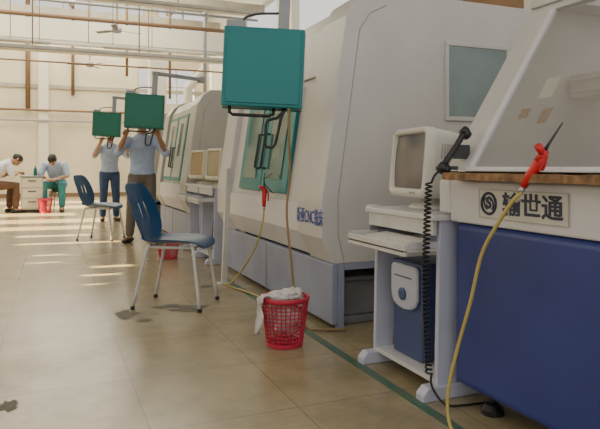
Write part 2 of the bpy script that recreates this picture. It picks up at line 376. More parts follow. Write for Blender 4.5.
gn = nb(); box(gn, .60,.70,-.50,-.30,1.14,1.50); tube(gn, [(.65,-.40,1.14),(.65,-.40,1.03)], .03, 12); obj('spindle_carriage', gn, M['tank'], t, .01)
gn = nb()
for k in range(9): box(gn, .2,1.4,-1.5+k*.15,-1.5+k*.15+.11,.972,.99)
obj('work_table', gn, M['steel'], t)
cc = nb(); tube(cc, [(.66,-.40,1.50),(.68,-.36,1.60),(.8,-.25,1.64),(1.0,-.12,1.5),(1.1,-.05,1.42)], .018, 8, smooth=6); obj('cable_loop', cc, M['black'], t, smooth=True)
for (yc,sc,w,h) in ((-.27,.42,.07,.10),(-.20,.30,.05,.05),(-.32,.28,.05,.07),(-.75,.5,.16,.12)):
    obj('taped_paper', hs(yc-w/2,yc+w/2,sc-h/2,sc+h/2,-.018,-.0165), M['card'] if w<.06 else M['paper'], t)
sg = obj('sign_plate', box(nb(), -.013,-.008,-.625,-.180,.798,.910), M['plate'], t, .002)
bd = nb(); y0,y1,z0,z1=-.625,-.180,.798,.910
box(bd,-.0145,-.012,y0,y1,z0,z0+.003); box(bd,-.0145,-.012,y0,y1,z1-.003,z1); box(bd,-.0145,-.012,y0,y0+.003,z0+.003,z1-.003); box(bd,-.0145,-.012,y1-.003,y1,z0+.003,z1-.003)
obj('border', bd, M['border'], sg)
text('lettering', '输世通', .090, (-.0145,-.458,.852), (R90,0,-R90), M['ink'], sg, sx=1.08, bold=.0018)
rg = nb(); 
tube(rg, [(-.0145,-.238+.040*math.cos(k*math.tau/28),.855+.040*math.sin(k*math.tau/28)) for k in range(29)], .0055, 6)
for s in (-1,1): tube(rg, [(-.0145,-.238+s*.025*math.cos(a)+.006*math.sin(a),.855+.026*math.sin(a)) for a in [(-1.0+2.0*k/10) for k in range(11)]], .0035, 6)
obj('emblem_ring', rg, M['ink'], sg)
text('emblem', 'S', .060, (-.0145,-.238,.856), (R90,0,-R90), M['ink'], sg, bold=.003)
# wooden board on the ledge
board = thing('wooden_board', 'long worn brown wooden board lying along the ledge of the blue machine', 'board', (0,0,0))
pl = nb(); NB=110; rings=[]
for i in range(NB+1):
    y=.6+(2.06-.6)*i/NB; e=noise.noise(V((y*17,0,0)))*.007; g2=noise.noise(V((y*12,3,0)))*.005+noise.noise(V((y*60,9,0)))*.003; g3=noise.noise(V((y*11,7,0)))*.003
    rings.append([pl.verts.new(p) for p in ((1.492+e,y,.944+g2),(1.56,y,.944),(1.56,y,.9702),(1.70,y,.9705),(1.70,y,.979),(1.495+e*1.3,y,.972+g3))])
for i in range(NB):
    for k in range(6): pl.faces.new((rings[i][k],rings[i][(k+1)%6],rings[i+1][(k+1)%6],rings[i+1][k]))
pl.faces.new(rings[0]); pl.faces.new(rings[-1][::-1])
obj('plank', pl, M['wood'], board)
tp = nb(); box(tp,1.52,1.69,.62,2.04,.980,.984); obj('top_sheet', tp, M['ledge'], board)
# ------------------------------------------------------------ air guns
def airgun(label, loc, rot, hose, hname, hm):
    g = thing('air_gun', label, 'air gun', loc); g.rotation_euler = rot
    b = nb(); tube(b, [(0,0,-.10),(0,0,-.05),(.004,0,0),(.0,0,.03)], [.013,.016,.018,.014], 12); tube(b, [(0,0,.0),(0.0,.0,.045)], .015, 12); tube(b, [(.0,0,.03),(-.035,0,.05)], .013, 12)
    obj('body', b, M['redgun'], g, smooth=True)
    obj('trigger', tube(nb(), [(.018,0,.03),(.034,0,-.01),(.032,0,-.06)], .006, 8), M['redgun'], g, smooth=True)
    obj('nozzle', tube(nb(), [(0,0,.045),(0,0,.07),(.004,0,.15)], [.007,.005,.003], 10), M['dark'], g, smooth=True)
    obj('hose_fitting', tube(nb(), [(0,0,-.10),(0,0,-.125)], .011, 8), M['steel'], g, smooth=True)
    o = obj('air_hose', tube(nb(), hose, .0070, 8, smooth=8), hm, smooth=True); tag(o, hname, 'hose')
    return g
airgun('red air gun propped on the wooden board of the blue machine', (1.515,1.555,1.015), (math.radians(28),math.radians(14),0),
  [(1.49,1.605,.91),(1.47,1.625,.88),(1.455,1.68,.80),(1.44,1.75,.68),(1.43,1.80,.5),(1.405,1.85,.3),(1.385,1.875,.14),(1.375,1.84,.025),(1.37,1.7,.009),(1.40,1.3,.009)],
  'yellow air hose hanging from the board in front of the blue panel', M['hose'])
airgun('red air gun hanging on the front of the cream machine above a pale hose', (1.46,4.2,.80), (0,0,0),
  [(1.46,4.2,.675),(1.45,4.22,.55),(1.43,4.32,.38),(1.39,4.5,.2),(1.36,4.7,.06),(1.35,4.85,.012),(1.41,4.6,.01),(1.46,4.3,.01),(1.45,3.9,.01)],
  'pale yellow hose drooping from the small air gun to the floor', M['hose'])
o = obj('hanger_hook', tube(nb(), [(1.53,4.2,.80),(1.47,4.2,.86),(1.455,4.2,.90),(1.53,4.2,.95)], .004, 6), M['dark']); tag(o, 'thin dark hook holding the red air gun on the cream machine', 'hook')
o = obj('drop_cable', tube(nb(), [(1.36,3.44,1.355),(1.365,3.46,1.2),(1.40,3.53,.95),(1.39,3.56,.7),(1.405,3.52,.4),(1.42,3.48,.15),(1.46,3.42,.012),(1.50,3.3,.012),(1.66,3.25,.012)], .008, 8, smooth=8), M['hosebrown'], smooth=True)
tag(o, 'brown cable dropping from the big teal control box to the floor', 'cable')
# ------------------------------------------------------------ control pendants
def pendant(label, loc):
    t = thing('control_box', label, 'control box', loc, 0, 'control boxes hanging on arms beside the machines')
    W=.25; H=.49
    obj('casing', box(nb(), -W,W,0,.17,0,H), M['teal'], t, .008)
    obj('rear_cover', box(nb(), -W+.02,W-.02,-.008,0,.02,H-.02), M['teal'], t, .004)
    rim = nb(); box(rim,-W-.004,W+.004,.17,.19,-.004,H+.004); obj('front_rim', rim, M['tealdark'], t, .004)
    obj('side_strip', box(nb(), W,W+.006,.02,.15,.02,H-.02), M['ledge'], t)
    obj('keypad', box(nb(), -W+.03,W-.03,.19,.196,.03,.2), M['grey'], t)
    obj('display', box(nb(), -W+.08,W-.08,.19,.197,.24,.45), M['screen'], t)
    s = nb()
    for x in (-.22,.22):
        for z in (.04,.45): tube(s, [(x,-.011,z),(x,-.007,z)], .005, 8)
    obj('screw', s, M['tealdark'], t)
    obj('handle', tube(nb(), [(-.20,.06,0),(-.20,.06,-.035),(-.18,.06,-.05),(.05,.06,-.05),(.075,.06,-.035),(.075,.06,0)], .011, 8), M['black'], t, smooth=True)
    obj('handle', tube(nb(), [(.13,.03,0),(.13,.03,-.03),(.10,.03,-.06),(.04,.03,-.08),(.03,.03,-.11),(.03,.03,-.22),(.04,.03,-.245),(.08,.03,-.245),(.095,.03,-.22),(.125,.03,-.05),(.15,.03,0)], .010, 8), M['black'], t, smooth=True)
    a = nb(); box(a, .08,.15,.05,.12,H,H+.34); obj('arm_column', a, M['grey'], t, .006)
    e = V((.72,.37)); s0 = V((.115,.085)); dd=(e-s0).normalized(); nn=V((-dd.y,dd.x))*.035
    a = nb(); pts=[tuple(q) for q in (s0-dd*.04-nn, e+dd*.04-nn, e+dd*.04+nn, s0-dd*.04+nn)]
    prism(a, pts, H+.295, H+.345, 'z'); obj('arm_beam', a, M['grey'], t, .006)
    obj('arm_pivot', lathe(nb(), [(.06,H+.27),(.06,H+.28),(.045,H+.29),(.045,H+.36),(.03,H+.37)], (e.x,e.y,0), 16), M['grey'], t)
    obj('junction_box', box(nb(), -.24,-.12,.03,.13,H,H+.045), M['grey'], t, .006)
    obj('conduit', tube(nb(), [(-.13,.08,H+.03),(-.13,.08,H+.07),(-.05,.08,H+.10),(.085,.08,H+.11)], .008, 8, smooth=4), M['dark'], t, smooth=True)
    return t
P1 = pendant('large teal control box hanging nearest in front of the cream machine', (1.20,3.5,1.364))
P1.rotation_euler = (0,math.radians(2.5),math.radians(-20))
P2 = dup(P1, (1.04,7.42,1.46), math.radians(-12), 'green control box in front of the worker in grey-brown trousers')
P3 = dup(P1, (.88,10.75,1.51), math.radians(-10), 'smallest green control box in front of the worker in blue jeans')
for P in (P2,P3):
    recolor(P, ('casing','rear_cover'), M['green']); P.scale=(.93,.96,.84)
# ------------------------------------------------------------ computer desks
def desk(label, loc):
    t = thing('computer_desk', label, 'desk', loc, 0, 'white metal computer desks between the machines')
    obj('desktop', box(nb(), 0,.5,0,.60,.765,.79), M['white'], t, .005)
    obj('apron', box(nb(), .012,.03,.02,.58,.70,.765), M['ledge'], t, .003)
    tr = nb(); box(tr,-.12,.30,.04,.56,.63,.642); box(tr,-.12,-.105,.04,.56,.615,.665); box(tr,-.105,.3,.04,.05,.642,.675); box(tr,-.105,.3,.55,.56,.642,.675)
    obj('keyboard_tray', tr, M['ledge'], t, .003)
    for y in (.045,.555): obj('tray_runner', box(nb(), .0,.35,y-.008,y+.008,.676,.70), M['grey'], t)
    for y in (.03,.56):
        obj('leg', prism(nb(), [(.03,.03),(.13,.03),(.20,.765),(.045,.765)], y-.012, y+.012), M['lilac_light'], t, .004)
        obj('leg_foot', prism(nb(), [(-.05,.0),(.42,0),(.42,.04),(.2,.06),(-.02,.06),(-.05,.03)], y-.03, y+.03), M['lilac_light'], t, .005)
    obj('shelf', box(nb(), .03,.45,.045,.545,.06,.08), M['white'], t)
    obj('back_brace', box(nb(), .44,.46,.045,.545,.08,.50), M['white'], t)
    return t
d1 = desk('white metal computer desk beside the blue machine', (1.5,2.13,0))
def crt(name_label, loc, scr, rz=0, group='beige tube monitors on the desks'):
    t = thing('crt_monitor', name_label, 'monitor', loc, rz, group)
    b = nb(); hw=.19; z0=.05; z1=.385; f = .032
    def rr(w,a0,a1,r,n=5):
        pts=[]
        for (cy,cz,s) in ((w-r,a1-r,0),(-w+r,a1-r,1),(-w+r,a0+r,2),(w-r,a0+r,3)):
            for k in range(n+1):
                an=math.radians(90*s+90*k/n); pts.append((cy+r*math.cos(an),cz+r*math.sin(an)))
        return pts
    rings=[]
    for (x,w,a0,a1,r) in ((.03,hw-f,z0+f+.012,z1-f,.014),(.004,hw-f+.004,z0+f+.008,z1-f+.004,.016),(.0,hw-.014,z0+.014,z1-.014,.035),(.012,hw,z0,z1,.042),(.05,hw,z0,z1,.042)):
        rings.append([b.verts.new((x,y,z)) for y,z in rr(w,a0,a1,r)])
    for i in range(len(rings)-1):
        m_=len(rings[0])
        for k in range(m_): b.faces.new((rings[i][k],rings[i][(k+1)%m_],rings[i+1][(k+1)%m_],rings[i+1][k]))
    tilt=[obj('bezel', b, M['beige'], t, smooth=True)]
    s = nb(); n=10; grid=[]
    for i in range(n+1):
        row=[]
        for j in range(n+1):
            y=-hw+f+(2*hw-2*f)*i/n; z=z0+f+.01+(z1-z0-2*f-.01)*j/n
            q=((i/n-.5)**2+(j/n-.5)**2); row.append(s.verts.new((.008+.03*q,y,z)))
        grid.append(row)
    for i in range(n):
        for j in range(n): s.faces.new((grid[i][j],grid[i+1][j],grid[i+1][j+1],grid[i][j+1]))
    tilt.append(obj('screen', s, scr, t, smooth=True))
    c = nb(); rings=[]
    for (x,w,a0,a1,r) in ((.05,.186,.053,.382,.042),(.14,.183,.056,.378,.048),(.20,.174,.062,.368,.058),(.29,.150,.078,.342,.065),(.36,.125,.09,.315,.055),(.385,.105,.105,.295,.04)):
        rings.append([c.verts.new((x,y,z)) for y,z in rr(w,a0,a1,r)])
    for i in range(len(rings)-1):
        m_=len(rings[0])
        for k in range(m_): c.faces.new((rings[i][k],rings[i][(k+1)%m_],rings[i+1][(k+1)%m_],rings[i+1][k]))
    c.faces.new(rings[-1]); tilt.append(obj('casing', c, M['beige'], t, smooth=True))
    vt = nb()
    for k in range(7): box(vt, .08+k*.014,.086+k*.014,-.187,-.180,.24,.31)
    tilt.append(obj('vent', vt, M['seam'], t))
    bt = nb()
    for y in (-.10,-.08,-.06): tube(bt, [(-.003,y,z0+.022),(0.004,y,z0+.022)], .005, 8)
    tilt.append(obj('button', bt, M['grey'], t))
    for q in tilt: q.rotation_euler=(0,math.radians(5),0); q.location=(-.008,0,.012)
    obj('stand', lathe(nb(), [(.12,0),(.125,.012),(.11,.024),(.06,.034),(.07,.062)], (.16,0,0), 28), M['beige'], t, smooth=True)
    return t
crt1 = crt('beige tube monitor with dark screen on the nearest white desk', (1.585,2.49,.79), M['screen'], math.radians(-6))
kb = thing('keyboard', 'beige keyboard on the pull-out tray of the nearest desk', 'keyboard', (1.41,2.2,.643))
obj('case', prism(nb(), [(0,0),(.15,0),(.15,.03),(0,.015)], .0, .40), M['beige'], kb, .004)
for r in range(5):
    for c in range(14):
        k = nb(); x=.015+r*.025; z=.015+x*.1
        box(k, x,x+.019,.015+c*.0265,.015+c*.0265+.022,z,z+.008); obj('key', k, M['paper'], kb)
t = thing('computer_tower', 'blue and grey computer tower standing under the nearest desk', 'computer', (1.60,2.35,.081))
obj('case', box(nb(), .02,.42,0,.25,0,.46), M['pcblue'], t, .01)
obj('front_panel', box(nb(), -.01,.02,-.003,.253,0,.46), M['pcblue'], t, .012, segs=3)
fp = nb(); pts=[(.012,.29),(.03,.255),(.07,.235),(.125,.228),(.18,.235),(.22,.255),(.238,.29),(.238,.43),(.22,.447),(.03,.447),(.012,.43)]
prism(fp, pts, -.034, -.01, 'x'); obj('drive_bay', fp, M['lilac_light'], t, .012, segs=3)
obj('drive_slot', box(nb(), -.037,-.034,.05,.20,.385,.39), M['dark'], t)
o = obj('power_button', lathe(nb(), [(.03,0),(.03,.008),(.02,.012)], (0,0,0), 20), M['pcblue'], t); o.location=(-.034,.125,.305); o.rotation_euler=(0,-R90,0)
o = obj('paper_stack', box(nb(), 1.505,1.56,2.675,2.725,.79,.80), M['paper']); tag(o, 'small stack of papers at the desk corner beside the monitor', 'paper')
t = thing('telephone_handset', 'black handset hung on the corner of the blue machine', 'handset', (1.545,2.085,1.03))
h = nb(); tube(h, [(-.035,0,-.04),(-.01,-.004,.0),(.03,-.006,.05),(.06,-.004,.09),(.085,0,.12)], [.015,.013,.012,.013,.015], 12, 0)
tube(h, [(-.045,0,-.05),(-.02,0,-.03)], [.023,.025], 14); tube(h, [(-.028,0,-.035),(-.004,0,-.055)], [.026,.021], 14)
tube(h, [(.075,0,.115),(.098,0,.097)], [.023,.021], 14); tube(h, [(.072,0,.107),(.092,0,.124)], [.020,.020], 14)
obj('grip', h, M['black'], t, smooth=True)
br = nb(); box(br, .03,.11,.0,.02,.0,.06); box(br,.0,.04,-.012,.012,-.055,-.03); obj('cradle', br, M['dark'], t, .003)
co = []; N=44
for i in range(N*10+1):
    f = i/(N*10); z = .93-.80*f; a = i/10*math.tau; s = math.sin(f*math.pi)
    co.append((1.462-.015*s+.013*math.cos(a), 2.11+.013*math.sin(a), z))
cb = nb(); tube(cb, co, .0042, 6)
cord = thing('coiled_cord', 'black coiled cord hanging from the handset beside the desk leg', 'cord', (0,0,0))
obj('coil', cb, M['black'], cord, smooth=True)
obj('plain_cord', tube(nb(), [(1.50,2.085,.982),(1.48,2.095,.96),co[0]], .005, 8, smooth=4), M['black'], cord, smooth=True)
obj('plain_cord', tube(nb(), [co[-1],(1.47,2.10,.08),(1.50,2.06,.02),(1.56,2.04,.008),(1.75,2.02,.008)], .005, 8, smooth=4), M['black'], cord, smooth=True)
d2 = dup(d1, (1.5,5.95,0), 0, 'far white metal desk carrying the right one of the two far monitors')
d3 = dup(d1, (1.5,6.58,0), 0, 'far white metal desk carrying the left one of the two far monitors')
m2 = dup(crt1, (1.56,6.17,.79), math.radians(10), 'right one of the two far beige monitors with yellowish lit screens')
m3 = dup(crt1, (1.56,6.94,.79), math.radians(14), 'left one of the two far beige monitors with yellowish lit screens')
recolor(m2, ('screen',), M['screen_on']); recolor(m3, ('screen',), M['screen_amber'])
for mm in (m2,m3): recolor(mm, ('bezel','casing','stand'), M['beige_old'])
t = thing('support_post', 'white post standing at the far corner of the big cream machine', 'post', (1.36,4.95,0))
obj('post', box(nb(), -.022,.022,-.022,.022,.01,.98), M['legwhite'], t, .004); obj('base_plate', box(nb(), -.05,.05,-.05,.05,0,.01), M['legwhite'], t)
t.rotation_euler = (0,math.radians(2.5),0)
t = thing('cardboard_box', 'brown cardboard box on top of the big cream machine', 'box', (2.68,3.40,2.11))
obj('carton', box(nb(), 0,.50,0,.35,0,.2), M['card'], t, .004); obj('tape', box(nb(), .0,.50,.16,.19,.2,.201), M['hosebrown'], t)
o = obj('pneumatic_pipe', tube(nb(), [(2.15,3.35,2.11),(2.15,3.35,2.13),(2.2,3.35,2.14),(2.55,3.37,2.14),(2.62,3.4,2.115)], .018, 8, smooth=4), M['grey'], smooth=True); tag(o,'grey pipe lying on the roof of the big cream machine','pipe')
# ------------------------------------------------------------ chairs
def chair(label, loc, rz):
    t = thing('plastic_chair', label, 'chair', loc, rz, 'blue plastic chairs with white legs')
    def shell(name, secs, n=11, slots=()):
        b = nb(); g = []
        for (x,z,w,dip,nx,nz) in secs:
            row = []
            for i in range(n+1):
                q = -1+2*i/n; row.append(b.verts.new((x+nx*dip*q*q, w*q, z+nz*dip*q*q)))
            g.append(row)
        for i in range(len(g)-1):
            for j in range(n):
                if (i,j) in slots: continue
                b.faces.new((g[i][j],g[i+1][j],g[i+1][j+1],g[i][j+1]))
        o = obj(name, b, M['chairblue'], t, smooth=True)
        s = o.modifiers.new('s','SOLIDIFY'); s.thickness = .010; s.offset = 0
        s = o.modifiers.new('u','SUBSURF'); s.levels = 1; s.render_levels = 1
        return o
    shell('seat', [(.245,.415,.13,.01,0,1),(.24,.44,.185,.01,0,1),(.21,.460,.205,.015,0,1),(.1,.458,.215,.035,0,1),(-.05,.445,.22,.045,0,1),(-.15,.447,.21,.04,0,1),(-.20,.465,.19,.03,.4,1),(-.215,.495,.14,.01,.6,1)])
    shell('backrest', [(-.195,.47,.12,.02,1,0),(-.215,.50,.17,.035,1,0),(-.235,.56,.205,.045,1,0),(-.25,.61,.213,.045,1,0),(-.265,.65,.215,.045,1,0),(-.28,.70,.213,.045,1,0),(-.295,.74,.21,.04,1,0),(-.325,.82,.19,.03,1,0),(-.34,.86,.155,.02,1,0),(-.348,.878,.09,.01,1,0)], 27, [(i,j) for i in (3,4,5) for j in (8,13,18)])
    for s in (-1,1):
        obj('leg', tube(nb(), [(.17,s*.15,.44),(.19,s*.165,.40),(.245,s*.20,.012)], .012, 10, smooth=3), M['legwhite'], t, smooth=True)
        obj('leg', tube(nb(), [(-.13,s*.15,.44),(-.155,s*.165,.40),(-.24,s*.20,.012)], .012, 10, smooth=3), M['legwhite'], t, smooth=True)
        obj('seat_rail', tube(nb(), [(.18,s*.15,.430),(-.14,s*.15,.430)], .011, 8), M['legwhite'], t, smooth=True)
        for x in (.245,-.24): obj('rubber_foot', lathe(nb(), [(.016,0),(.016,.02),(.013,.025)], (x,s*.20,0), 10), M['black'], t)
    obj('cross_rail', tube(nb(), [(.18,-.15,.428),(.18,.15,.428)], .010, 8), M['legwhite'], t, smooth=True)
    obj('cross_rail', tube(nb(), [(-.14,-.15,.428),(-.14,.15,.428)], .010, 8), M['legwhite'], t, smooth=True)
    obj('back_brace', tube(nb(), [(-.10,0,.43),(-.20,0,.455),(-.247,0,.55),(-.262,0,.58)], .011, 8, smooth=4), M['legwhite'], t, smooth=True)
    return t
c1 = chair('blue plastic chair with white tube legs, nearest, before the cream machine', (.84,4.35,0), math.radians(-32))
dup(c1, (.64,8.6,0), math.radians(-30), 'blue plastic chair farther back, beside the worker in grey-brown trousers')
# ------------------------------------------------------------ baskets
def basket(name, label, loc, s=1, mm='red'):
    t = thing(name, label, 'basket', loc)
    b = nb(); seg=30; rows=11; g=[]
    for j in range(rows+1):
        f=j/rows; r=(.098+.032*f)*s; z=(.02+.235*f)*s
        g.append([b.verts.new((r*math.cos(k*math.tau/seg),r*math.sin(k*math.tau/seg),z)) for k in range(seg)])
    for j in range(rows):
        for k in range(seg): b.faces.new((g[j][k],g[j][(k+1)%seg],g[j+1][(k+1)%seg],g[j+1][k]))
    o = obj('lattice_wall', b, M[mm], t); w = o.modifiers.new('w','WIREFRAME'); w.thickness=.010*s; w.use_even_offset=False
    obj('bottom', lathe(nb(), [(.093*s,0),(.10*s,.004),(.10*s,.025*s),(.093*s,.028*s)], seg=30), M[mm], t, smooth=False)
    obj('rim', lathe(nb(), [(.128*s,.25*s),(.134*s,.25*s),(.140*s,.258*s),(.140*s,.272*s),(.134*s,.278*s),(.127*s,.272*s),(.128*s,.25*s)], seg=30, cap=False), M[mm], t, smooth=True)
    return t
BX,BY = 1.21,3.13
basket('waste_basket', 'red plastic lattice basket heaped with white rags on the floor', (BX,BY,0))
def rag(label, loc, sc, seed):
    b = nb(); bmesh.ops.create_icosphere(b, subdivisions=4, radius=1)
    for v in b.verts:
        p = v.co*1.7+V((seed*3.1,0,0)); q = noise.noise(p)*.45+noise.noise(p*2.7)*.26+abs(noise.noise(p*5))*.16
        v.co = V((v.co.x*sc[0],v.co.y*sc[1],v.co.z*sc[2]))*(1+q)
    o = obj('rag', b, M['rag'], smooth=True); o.location = loc; tag(o, label, 'rag', 'white rags in the red basket')
rag('crumpled white rag lying at the left of the heap in the basket', (BX-.055,BY-.01,.262), (.07,.075,.035), 1)
rag('crumpled white rag lying at the right of the heap in the basket', (BX+.055,BY+.02,.262), (.058,.07,.042), 2)
rag('crumpled white rag on top of the middle of the basket heap', (BX,BY-.03,.282), (.070,.06,.028), 4)
rag('crumpled white rag filling the middle of the red basket', (BX,BY,.15), (.078,.078,.085), 6)
b = nb(); path = smoothpts([(BX-.08,BY-.02,.285),(BX-.135,BY-.03,.29),(BX-.153,BY-.035,.26),(BX-.158,BY-.035,.19),(BX-.178,BY-.04,.09)],5); g=[]
for i,p in enumerate(path):
    w=.030+.012*math.sin(i*.9); g.append([b.verts.new(p+V((.010*math.sin(j*2.2+i*.5),(j/6-.5)*2*w,0))) for j in range(7)])
for i in range(len(g)-1):
    for j in range(6): b.faces.new((g[i][j],g[i+1][j],g[i+1][j+1],g[i][j+1]))
o = obj('rag', b, M['rag'], smooth=True); s = o.modifiers.new('s','SOLIDIFY'); s.thickness=.005; tag(o,'white rag hanging over the left rim of the red basket','rag','white rags in the red basket')
basket('waste_basket', 'small red basket on the floor behind the nearest blue chair', (1.18,6.55,0), .95)
basket('waste_basket', 'dark red bin on the floor beside the seated worker in teal', (-.10,13.9,0), 1.1)
# ------------------------------------------------------------ people
def loft(bm, pts, rad, side=(1,0,0), seg=14):
    pts = [V(p) for p in pts]; n = len(pts); P = []
    def rr(i): r = rad[i]; return (r,r) if not isinstance(r,(tuple,list)) else r
    t0 = (pts[1]-pts[0]).normalized(); t1 = (pts[-1]-pts[-2]).normalized()
    for k in (75,40): 
        a,b = rr(0); m = min(a,b); P.append((pts[0]-t0*m*math.sin(math.radians(k)), a-m+m*math.cos(math.radians(k)), b-m+m*math.cos(math.radians(k)), t0))
    for i,p in enumerate(pts):
        t = (pts[min(i+1,n-1)]-pts[max(i-1,0)]).normalized(); a,b = rr(i); P.append((p,a,b,t))
    for k in (40,75):
        a,b = rr(n-1); m = min(a,b); P.append((pts[-1]+t1*m*math.sin(math.radians(k)), a-m+m*math.cos(math.radians(k)), b-m+m*math.cos(math.radians(k)), t1))
    prev=None
    for p,a,b,t in P:
        s = V(side); A = s-t*s.dot(t)
        if A.length<.05: A = t.orthogonal()
        A.normalize(); B = t.cross(A)
        ring=[bm.verts.new(p+A*math.cos(k*math.tau/seg)*a+B*math.sin(k*math.tau/seg)*b) for k in range(seg)]
        if prev:
            for k in range(seg): bm.faces.new((prev[k],prev[(k+1)%seg],ring[(k+1)%seg],ring[k]))
        else: bm.faces.new(ring[::-1])
        prev=ring
    bm.faces.new(prev)
def remesh(o, vox, sm=4):
    r=o.modifiers.new('r','REMESH'); r.mode='VOXEL'; r.voxel_size=vox
    s=o.modifiers.new('s','SMOOTH'); s.factor=.5; s.iterations=sm
    return bake(o)
def person(label, loc, rz, J, shirt, trousers, sleeve=1.0):
    t = thing('person', label, 'person', loc, rz)
    side = V(J.get('side',(1,0,0)))
    pel,waist,chest,neck,head = [V(J[k]) for k in ('pelvis','waist','chest','neck','head')]
    b = nb()
    loft(b, [pel-V((0,0,.03)),pel+(waist-pel)*.3,waist,chest,(chest+neck)/2+ (neck-chest)*.1], [(.15,.105),(.15,.105),(.13,.09),(.155,.105),(.11,.075)], side)
    loft(b, [neck-(neck-chest)*.3,neck,head-V(J['hu']).normalized()*.05], [.06,.052,.052], side)
    hu=V(J['hu']).normalized(); hf=V(J['hf']); hf=(hf-hu*hf.dot(hu)).normalized(); hx=hf.cross(hu)
    MH=Matrix((hx,hf,hu)).transposed().to_4x4(); MH.translation=head
    def headsphere(bm, k=1.0, sub=3):
        r=bmesh.ops.create_icosphere(bm, subdivisions=sub, radius=1)
        for v in r['verts']:
            x,y,z=v.co; s=1
            if z<0: s=1+.38*z; 
            yy = y*(.092+(.012 if y<0 and z>0 else 0)); 
            if z<-.2 and y<0: yy*=.8
            v.co=MH@V((x*.074*s*k, yy*k*(1 if z>-.3 else .92)+(.01 if z<-.3 else 0), z*.113*k))
    headsphere(b)
    for s in (-1,1): loft(b, [MH@V((s*.073,-.005,-.02)),MH@V((s*.082,-.012,.018))], [(.010,.016),(.010,.020)], tuple(hx), 8)
    loft(b, [MH@V((0,.088,.02)),MH@V((0,.10,-.005)),MH@V((0,.106,-.02))], [.010,.013,.016], tuple(hx), 8)
    loft(b, [MH@V((-.02,.082,-.055)),MH@V((.02,.082,-.055))], [.009,.009], (0,0,1), 8)
    for s,k in ((-1,'l'),(1,'r')):
        sh,el,wr,hd = [V(J[q+k]) for q in ('sh','el','wr','hd')]; pn=V(J['pn'+k]).normalized()
        loft(b, [sh,sh+(el-sh)*.5,el,el+(wr-el)*.4,wr], [.052,.045,.038,.038,.026], (0,1,0))
        dd=(hd-wr).normalized(); pn=(pn-dd*pn.dot(dd)).normalized(); sd=dd.cross(pn)
        loft(b, [wr,wr+dd*.03,wr+dd*.085], [(.028,.018),(.038,.016),(.040,.014)], tuple(sd), 12)
        for i,ln in enumerate((.070,.080,.074,.058)):
            o0=sd*(-.030+.020*i); B=wr+dd*.08+o0
            loft(b, [B-dd*.02,B+dd*ln*.4+pn*.006,B+dd*ln*.62+pn*.030,B+dd*ln*.50+pn*.052], [.0095,.009,.0085,.0075], tuple(sd), 8)
        T=wr+dd*.035-sd*.03
        loft(b, [T+sd*.015,T-sd*.018+dd*.02+pn*.012,T-sd*.018+dd*.045+pn*.03], [.012,.0105,.009], tuple(pn), 8)
    for k in ('l','r'):
        hp,kn,an,toe=[V(J[q+k]) for q in ('hp','kn','an','toe')]
        loft(b, [hp,hp+(kn-hp)*.5,kn,kn+(an-kn)*.35,an], [.08,.068,.052,.052,.036], tuple(side))
        loft(b, [an,an+V((0,0,-.03)),(an+toe)/2+V((0,0,-.03)),toe], [.034,.036,.034,.028], tuple(side))
    body=obj('body', b, M['skin'], t); remesh(body,.0075,3)
    b=nb()
    loft(b, [pel+(waist-pel)*.05,waist,chest,(chest+neck)/2+(neck-chest)*.12], [(.168,.122),(.152,.112),(.175,.125),(.125,.088)], side)
    for k in ('l','r'):
        sh,el=V(J['sh'+k]),V(J['el'+k]); e=sh+(el-sh)*sleeve
        loft(b, [sh-(sh-chest)*.25,sh,sh+(e-sh)*.6,e], [.07,.066,.060,.056], (0,1,0))
    so=obj('shirt', b, shirt, t); remesh(so,.011,3)
    b=nb(); loft(b, [neck-(neck-chest)*.28,neck-(neck-chest)*.05], [.072,.062], side); obj('collar', b, shirt, t, smooth=True)
    b=nb(); loft(b, [pel-V((0,0,.04)),pel+(waist-pel)*.6], [(.162,.118),(.150,.108)], side)
    for k in ('l','r'):
        hp,kn,an=V(J['hp'+k]),V(J['kn'+k]),V(J['an'+k]); loft(b, [hp,hp+(kn-hp)*.5,kn,kn+(an-kn)*.5,an+(kn-an)*.08], [.095,.084,.070,.064,.058], tuple(side))
    to=obj('trousers', b, trousers, t); remesh(to,.011,3)
    for k in ('l','r'):
        an,toe=V(J['an'+k]),V(J['toe'+k]); f=(toe-an); f.z=0; f.normalize(); b=nb()
        base=V((an.x,an.y,an.z-.055)); loft(b, [base-f*.05,base+f*.04,V((toe.x,toe.y,base.z-.004))], [(.042,.034),(.044,.036),(.042,.028)], tuple(V((0,0,1)).cross(f)))
        obj('shoe', b, M['shoe'], t, smooth=True)
    b=nb(); headsphere(b,1.09,4); Mi=MH.inverted(); dl=[]
    for v in b.verts:
        q=Mi@v.co
        if (q.y>.045 and q.z<.055) or (q.y>-.02 and q.z<.0) or q.z<-.06: dl.append(v)
    bmesh.ops.delete(b, geom=dl, context='VERTS')
    ho=obj('hair', b, M['hair'], t, smooth=True); sm=ho.modifiers.new('s','SOLIDIFY'); sm.thickness=.012; sm.offset=-1
    for s in (-1,1):
        b=nb(); r=bmesh.ops.create_icosphere(b, subdivisions=2, radius=.010)
        for v in r['verts']: v.co=MH@(V((v.co.x*1.3,v.co.y*.6,v.co.z*.6))+V((s*.030,.083,.008)))
        obj('eye', b, M['black'], t, smooth=True)
        obj('eyebrow', tube(nb(), [MH@V((s*.016,.092,.026)),MH@V((s*.030,.091,.030)),MH@V((s*.046,.080,.026))], .0035, 6), M['hair'], t)
    obj('mouth', tube(nb(), [MH@V((-.022,.082,-.052)),MH@V((0,.092,-.054)),MH@V((.022,.082,-.052))], .004, 6), M['browncloth'], t)
    return t
